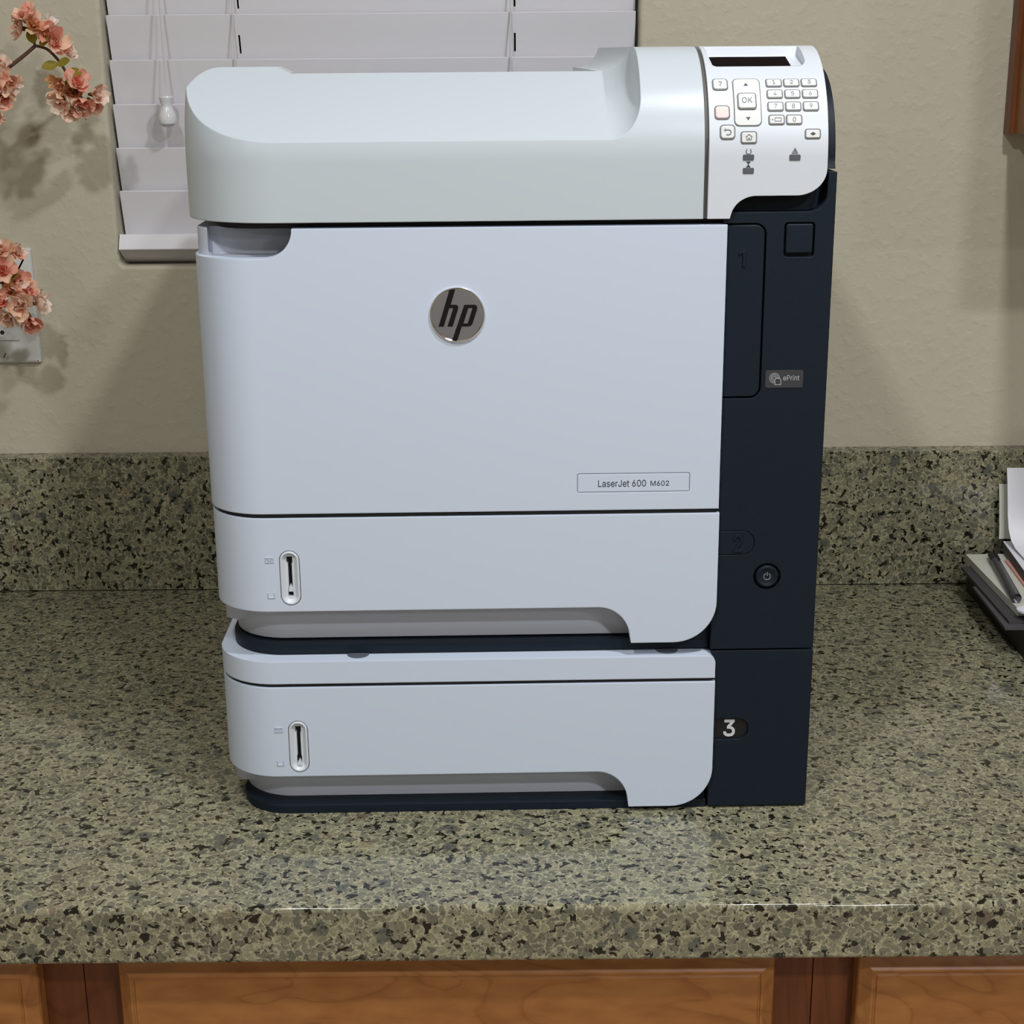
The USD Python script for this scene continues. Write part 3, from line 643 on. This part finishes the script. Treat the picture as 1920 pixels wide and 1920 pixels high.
pn = thing('ballpoint_pen', 'dark grey ballpoint pen lying across the cream envelope', 'pen', (0, 0, CT))
A0, A1 = np.array([0.4795, -0.060, 0.0455]), np.array([0.4640, -0.188, 0.0455])
dd = (A1 - A0) / np.linalg.norm(A1 - A0)
obj('barrel', tube([A0 + dd * 0.020, A0 + dd * 0.021, A0 + dd * 0.13, A1 - dd * 0.004, A1], [0.0036, 0.0046, 0.0046, 0.003, 0.0008], 14), 'pen_grey', pn)
obj('cap', tube([A0, A0 + dd * 0.002, A0 + dd * 0.012, A0 + dd * 0.022], [0.0026, 0.0042, 0.0048, 0.0048], 14), 'pen_black', pn)
obj('clip', tube([A0 + [0.0015, 0, 0.0056], A0 + dd * 0.01 + [0.0015, 0, 0.0062], A0 + dd * 0.034 + [0.0015, 0, 0.0056]], 0.0009, 8), 'pen_black', pn)
top('paper_slip', sheet(0.4905, 0.66, -0.185, -0.068, 0.0408, 0.0425, -4.0), 'paper_pink', 'salmon pink paper slip between the pen and the magazine', 'paper')
mg = thing('magazine', 'thick magazine with grey page edge, lying beside the pink slip', 'magazine', (0, 0, CT))
obj('page_block', sheet(0.4965, 0.72, -0.21, -0.040, 0.0428, 0.0520, -5.0), 'paper_dark', mg)
obj('cover', sheet(0.4965, 0.72, -0.21, -0.040, 0.0521, 0.0530, -5.0), 'paper_white', mg, 'white front cover')
def curl(x0, x1, prof_, t=0.0005, skew=0.0):
    p = np.array(prof_, float); e = np.gradient(p, axis=0); e /= np.linalg.norm(e, axis=1, keepdims=True); n_ = np.stack([-e[:, 1], e[:, 0]], 1)
    return ext_u(Polygon(np.vstack([p, (p + n_ * t)[::-1]])).buffer(0), x0, x1)
top('paper_sheet', curl(0.4975, 0.70, [(-0.030, 0.127), (-0.036, 0.110), (-0.041, 0.095), (-0.045, 0.081), (-0.051, 0.069), (-0.061, 0.0605), (-0.075, 0.0565), (-0.10, 0.0555), (-0.17, 0.0555)]), 'paper_white', 'white sheet curling up against the backsplash over the magazine', 'paper', 60)
top('paper_sheet', curl(0.4935, 0.69, [(-0.0215, 0.108), (-0.026, 0.095), (-0.030, 0.08), (-0.034, 0.066), (-0.036, 0.054)]), 'paper_cream', 'cream sheet standing behind the white curling sheet', 'paper', 60)
cd = sheet(0.4550, 0.54, -0.262, -0.2080, 0.0410, 0.0428, 30.0, 0.007) - Manifold.extrude(cs(affinity.rotate(rrect(0.4600, -0.2235, 0.4618, -0.2165, 0.0007), 30)), 0.1)
top('plastic_card', cd, 'card_white', 'small white card with rounded corner and slot at the frame edge', 'card')

# ------------------------------------------------------------------ blossom branches at the left
rng = np.random.default_rng(7)
def petal(r, width, cup, ang, tilt_, seed):
    na, nb = 6, 5
    g = np.random.default_rng(seed); V = []
    ph = g.uniform(0, 6.28)
    for i in range(na + 1):
        a_ = i / na; wd = width * (0.18 + 0.95 * math.sin(math.pi * min(0.5, a_ * 0.60)) ** 1.0) * (1 - 0.35 * max(0, a_ - 0.75) / 0.25)
        for j in range(-nb // 2 + 1, nb // 2 + 1 + 1):
            b_ = j / (nb / 2)
            x = r * a_ * (1 - 0.10 * b_ * b_ * a_); y = wd * b_ * 0.55
            z = cup * r * (a_ ** 1.7) * 0.55 + 0.22 * r * b_ * b_ * a_ * cup + 0.13 * r * a_ * a_ * math.sin(3.4 * b_ + ph) + 0.05 * r * a_ * math.sin(5 * b_ * a_ + 2 * ph)
            V.append((x, y, z))
    n_ = len(V) // (na + 1); F = []
    for i in range(na):
        for j in range(n_ - 1):
            p = i * n_ + j; F += [(p, p + n_, p + n_ + 1), (p, p + n_ + 1, p + 1)]
    m = trimesh.Trimesh(np.array(V), np.array(F), process=False)
    T = trimesh.transformations.rotation_matrix(ang, [0, 0, 1]) @ trimesh.transformations.rotation_matrix(-tilt_, [0, 1, 0])
    m.apply_transform(T); return m
def look_rot(d):
    d = np.asarray(d, float); d /= np.linalg.norm(d); a1 = np.cross([0.2, 0.1, 1.0], d); a1 /= np.linalg.norm(a1); a2 = np.cross(d, a1)
    T = np.eye(4); T[:3, 0], T[:3, 1], T[:3, 2] = a1, a2, d; return T
PAL = {'p': ['petal_peach', 'petal_peach', 'petal_pink', 'petal_pale'], 'k': ['petal_pink', 'petal_pink', 'petal_peach'], 'l': ['petal_pale', 'petal_pale', 'petal_peach'], 'a': ['petal_amber', 'petal_amber', 'petal_peach'], 'w': ['petal_white', 'petal_pale']}
def blossom(parent, c, d, size, pal, n=6, seed=0, cup=0.6):
    g = np.random.default_rng(seed)
    h = holder('blossom', parent, c); T = look_rot(d)
    n = 11
    for k_ in range(n):
        lay = k_ >= 6
        m = petal(size * (0.62 if lay else 1.0) * g.uniform(0.88, 1.1), size * g.uniform(0.62, 0.90) * (0.75 if lay else 1), cup * g.uniform(0.6, 1.5), k_ * 6.283 / (5 if lay else 6) + g.uniform(-0.3, 0.3) + (0.6 if lay else 0), (0.80 if lay else 0.22) + g.uniform(-0.25, 0.40), seed * 50 + k_)
        m.apply_transform(T); obj('petal', m, PAL[pal][int(g.integers(len(PAL[pal])))], h, smooth=True)
    ca_ = lathe([(0.0001, -0.006), (0.0012, -0.006), (0.0022, -0.001), (0.0022, 0.0006), (0.0001, 0.001)], 10); ca_.apply_transform(T)
    obj('calyx', ca_, 'leaf_olive', h)
    st = cat(*[tube([np.array([0, 0, 0.0]), np.array([0.0018 * math.cos(q), 0.0018 * math.sin(q), 0.004])], 0.0002, 5) for q in np.linspace(0, 6.28, 6)[:-1]]); st.apply_transform(T)
    obj('stamens', st, 'petal_pale', h)
def leaf(parent, c, d, L, wd, seed):
    V, F = [], []
    for i in range(7):
        a_ = i / 6; w_ = wd * math.sin(math.pi * (0.06 + 0.90 * a_)) ** 0.8
        for b_ in (-1, -0.5, 0, 0.5, 1): V.append((L * a_, w_ * b_ * 0.5, 0.12 * L * a_ * a_ + 0.1 * w_ * b_ * b_))
    for i in range(6):
        for j in range(4): p = i * 5 + j; F += [(p, p + 5, p + 6), (p, p + 6, p + 1)]
    m = trimesh.Trimesh(np.array(V), np.array(F), process=False)
    d = np.asarray(d, float); d /= np.linalg.norm(d); nrm = np.array([0.15, -0.8, 0.5]); nrm -= d * (nrm @ d); nrm /= np.linalg.norm(nrm)
    T = np.eye(4); T[:3, 0], T[:3, 1], T[:3, 2] = d, np.cross(nrm, d), nrm; T[:3, 3] = c
    m.apply_transform(T); obj('leaf', m, 'leaf_olive', parent, smooth=True)
VM = (-0.700, -0.16, 0.235)     # mouth of the vase that holds the branches
def branch(label):
    return thing('blossom_branch', label, 'flowers', (0, 0, CT))
# positions: metres on the counter frame (x, y, height)
B1 = branch('pink artificial blossom branch spreading over the wall toward the blinds, highest at left')
P1 = [(VM[0], VM[1], VM[2] - 0.15), VM, (-0.64, -0.13, 0.36), (-0.545, -0.10, 0.445), (-0.478, -0.085, 0.505), (-0.449, -0.08, 0.522), (-0.4245, -0.08, 0.5395)]
def smooth_path(P, n=8):
    P = np.array(P, float); t = np.arange(len(P)); tt = np.linspace(0, len(P) - 1, n * (len(P) - 1) + 1)
    from scipy.interpolate import PchipInterpolator
    return PchipInterpolator(t, P)(tt)
obj('stem', cat(tube(smooth_path(P1), np.linspace(0.0028, 0.0016, 8 * 6 + 1), 8),
                tube(smooth_path([P1[-1], (-0.415, -0.082, 0.5375), (-0.405, -0.083, 0.5285), (-0.397, -0.083, 0.515), (-0.390, -0.082, 0.498)]), 0.0013, 7),
                tube(smooth_path([P1[-1], (-0.4255, -0.081, 0.548), (-0.428, -0.081, 0.560)]), 0.0012, 7)), 'stem_brown', B1)
F1 = [((-0.4280, -0.083, 0.5640), (-0.2, -0.5, 0.9), 0.0135, 'k'), ((-0.4345, -0.078, 0.5545), (-0.9, -0.4, 0.1), 0.0125, 'p'), ((-0.4225, -0.086, 0.5560), (0.3, -0.6, 0.5), 0.0125, 'a'),
      ((-0.4135, -0.075, 0.5560), (0.7, -0.1, 0.6), 0.0105, 'w'), ((-0.4065, -0.085, 0.5420), (0.6, -0.7, 0.35), 0.0150, 'k'), ((-0.4000, -0.076, 0.5350), (0.9, -0.1, 0.3), 0.0120, 'l'),
      ((-0.4010, -0.088, 0.5065), (-0.5, -0.7, -0.2), 0.0120, 'a'), ((-0.3870, -0.090, 0.5060), (0.4, -0.7, 0.5), 0.0135, 'k'), ((-0.4010, -0.088, 0.4940), (-0.5, -0.85, -0.4), 0.0140, 'l'),
      ((-0.3855, -0.086, 0.4915), (0.2, -0.75, -0.6), 0.0140, 'k'), ((-0.3755, -0.080, 0.4970), (0.9, -0.45, -0.05), 0.0125, 'l'), ((-0.3900, -0.078, 0.4870), (0.0, -0.4, -0.9), 0.0120, 'p'),
      ((-0.3945, -0.080, 0.5000), (0.1, -0.9, 0.1), 0.0120, 'a'), ((-0.4125, -0.082, 0.5490), (0.3, -0.8, 0.3), 0.0125, 'p'), ((-0.4330, -0.074, 0.5615), (-0.6, -0.3, 0.7), 0.0115, 'l'), ((-0.3950, -0.084, 0.4860), (-0.1, -0.8, -0.5), 0.0120, 'l'), ((-0.3790, -0.076, 0.4900), (0.6, -0.4, -0.6), 0.0110, 'k')]
for i, (c, d, s, p) in enumerate(F1): blossom(B1, c, d, s, p, 7, 11 + i)
for c, d in (((-0.4235, -0.086, 0.5420), (-0.05, -0.2, 0.45)), ((-0.4190, -0.085, 0.5410), (0.6, -0.2, 0.25)), ((-0.4030, -0.088, 0.5240), (-0.9, -0.2, -0.25)), ((-0.4030, -0.090, 0.5240), (0.8, -0.3, 0.1)), ((-0.3960, -0.087, 0.5180), (0.7, -0.1, -0.2)), ((-0.3960, -0.080, 0.5130), (0.9, 0.1, -0.15))):
    leaf(B1, c, d, 0.0145, 0.0100, 3)
B2 = branch('pink blossom spray cut by the left frame edge, between the higher branch and the outlet')
P2 = [(VM[0] - 0.004, VM[1], VM[2] - 0.15), (VM[0] - 0.004, VM[1], VM[2]), (-0.62, -0.12, 0.38), (-0.53, -0.10, 0.470), (-0.470, -0.088, 0.512)]
obj('stem', cat(tube(smooth_path(P2), 0.0018, 8), tube(smooth_path([P2[-2], (-0.49, -0.092, 0.485), (-0.465, -0.088, 0.480)]), 0.0013, 7)), 'stem_brown', B2)
F2 = [((-0.4560, -0.088, 0.5205), (0.2, -0.6, 0.6), 0.0130, 'l'), ((-0.4600, -0.094, 0.5110), (0.1, -0.9, 0.0), 0.0150, 'p'), ((-0.4490, -0.090, 0.5080), (0.75, -0.6, -0.1), 0.0135, 'p'), ((-0.4545, -0.092, 0.4975), (0.4, -0.7, -0.5), 0.0130, 'k'),
      ((-0.4665, -0.090, 0.4960), (-0.4, -0.8, -0.3), 0.0130, 'k'), ((-0.4640, -0.088, 0.4810), (0.2, -0.8, -0.3), 0.0120, 'p'), ((-0.4760, -0.088, 0.5090), (-0.4, -0.8, 0.4), 0.014, 'l'), ((-0.4760, -0.088, 0.4860), (-0.5, -0.8, 0.0), 0.014, 'p'),
      ((-0.4560, -0.086, 0.5020), (0.3, -0.8, 0.1), 0.0125, 'l'), ((-0.4630, -0.092, 0.5030), (-0.1, -0.9, -0.2), 0.0125, 'a')]
for i, (c, d, s, p) in enumerate(F2): blossom(B2, c, d, s, p, 7, 41 + i)
B3 = branch('pink blossom cluster in front of the white outlet plate, lowest at left')
P3 = [(VM[0] + 0.004, VM[1], VM[2] - 0.15), (VM[0] + 0.004, VM[1], VM[2]), (-0.63, -0.12, 0.345), (-0.545, -0.09, 0.365), (-0.488, -0.075, 0.335), (-0.470, -0.074, 0.318)]
obj('stem', tube(smooth_path(P3), 0.0016, 8), 'stem_brown', B3)
F3 = [((-0.4760, -0.070, 0.3545), (0.1, -0.6, 0.6), 0.0145, 'p'), ((-0.4645, -0.066, 0.3530), (0.7, -0.4, 0.4), 0.0105, 'l'), ((-0.4740, -0.078, 0.3380), (0.2, -0.8, 0.4), 0.0150, 'p'), ((-0.4660, -0.070, 0.3270), (0.6, -0.5, 0.3), 0.0135, 'p'),
      ((-0.4585, -0.086, 0.3070), (0.12, -1.0, 0.05), 0.0165, 'l'), ((-0.4500, -0.066, 0.3060), (0.85, -0.2, 0.1), 0.0140, 'l'), ((-0.4765, -0.080, 0.3080), (-0.3, -0.7, 0.5), 0.0120, 'k'), ((-0.4540, -0.076, 0.2930), (0.3, -0.5, -0.8), 0.0135, 'k'),
      ((-0.4720, -0.078, 0.2970), (-0.3, -0.6, -0.6), 0.0120, 'l'), ((-0.4850, -0.075, 0.3450), (-0.5, -0.7, 0.3), 0.015, 'p'), ((-0.4900, -0.075, 0.3200), (-0.5, -0.7, 0.0), 0.015, 'k'),
      ((-0.4690, -0.076, 0.3180), (0.1, -0.8, 0.1), 0.0120, 'a'), ((-0.4560, -0.070, 0.3170), (0.5, -0.6, 0.5), 0.0120, 'p')]
for i, (c, d, s, p) in enumerate(F3): blossom(B3, c, d, s, p, 7, 71 + i)
for c, d in (((-0.474, -0.072, 0.322), (0.3, -0.2, -0.5)), ((-0.472, -0.072, 0.330), (0.6, -0.3, 0.2)), ((-0.478, -0.070, 0.345), (0.4, -0.3, -0.5))): leaf(B3, c, d, 0.0150, 0.0100, 5)
vs = thing('flower_vase', 'vase holding the pink blossom branches, just past the left frame edge', 'vase', (VM[0], VM[1], CT))
obj('vase_body', lathe([(0.0001, 0.0), (0.045, 0.0), (0.060, 0.03), (0.068, 0.09), (0.055, 0.16), (0.036, 0.205), (0.042, 0.235), (0.038, 0.235), (0.031, 0.205), (0.049, 0.16), (0.061, 0.09), (0.052, 0.03), (0.04, 0.010), (0.0001, 0.010)], 48), 'vase_white', vs)
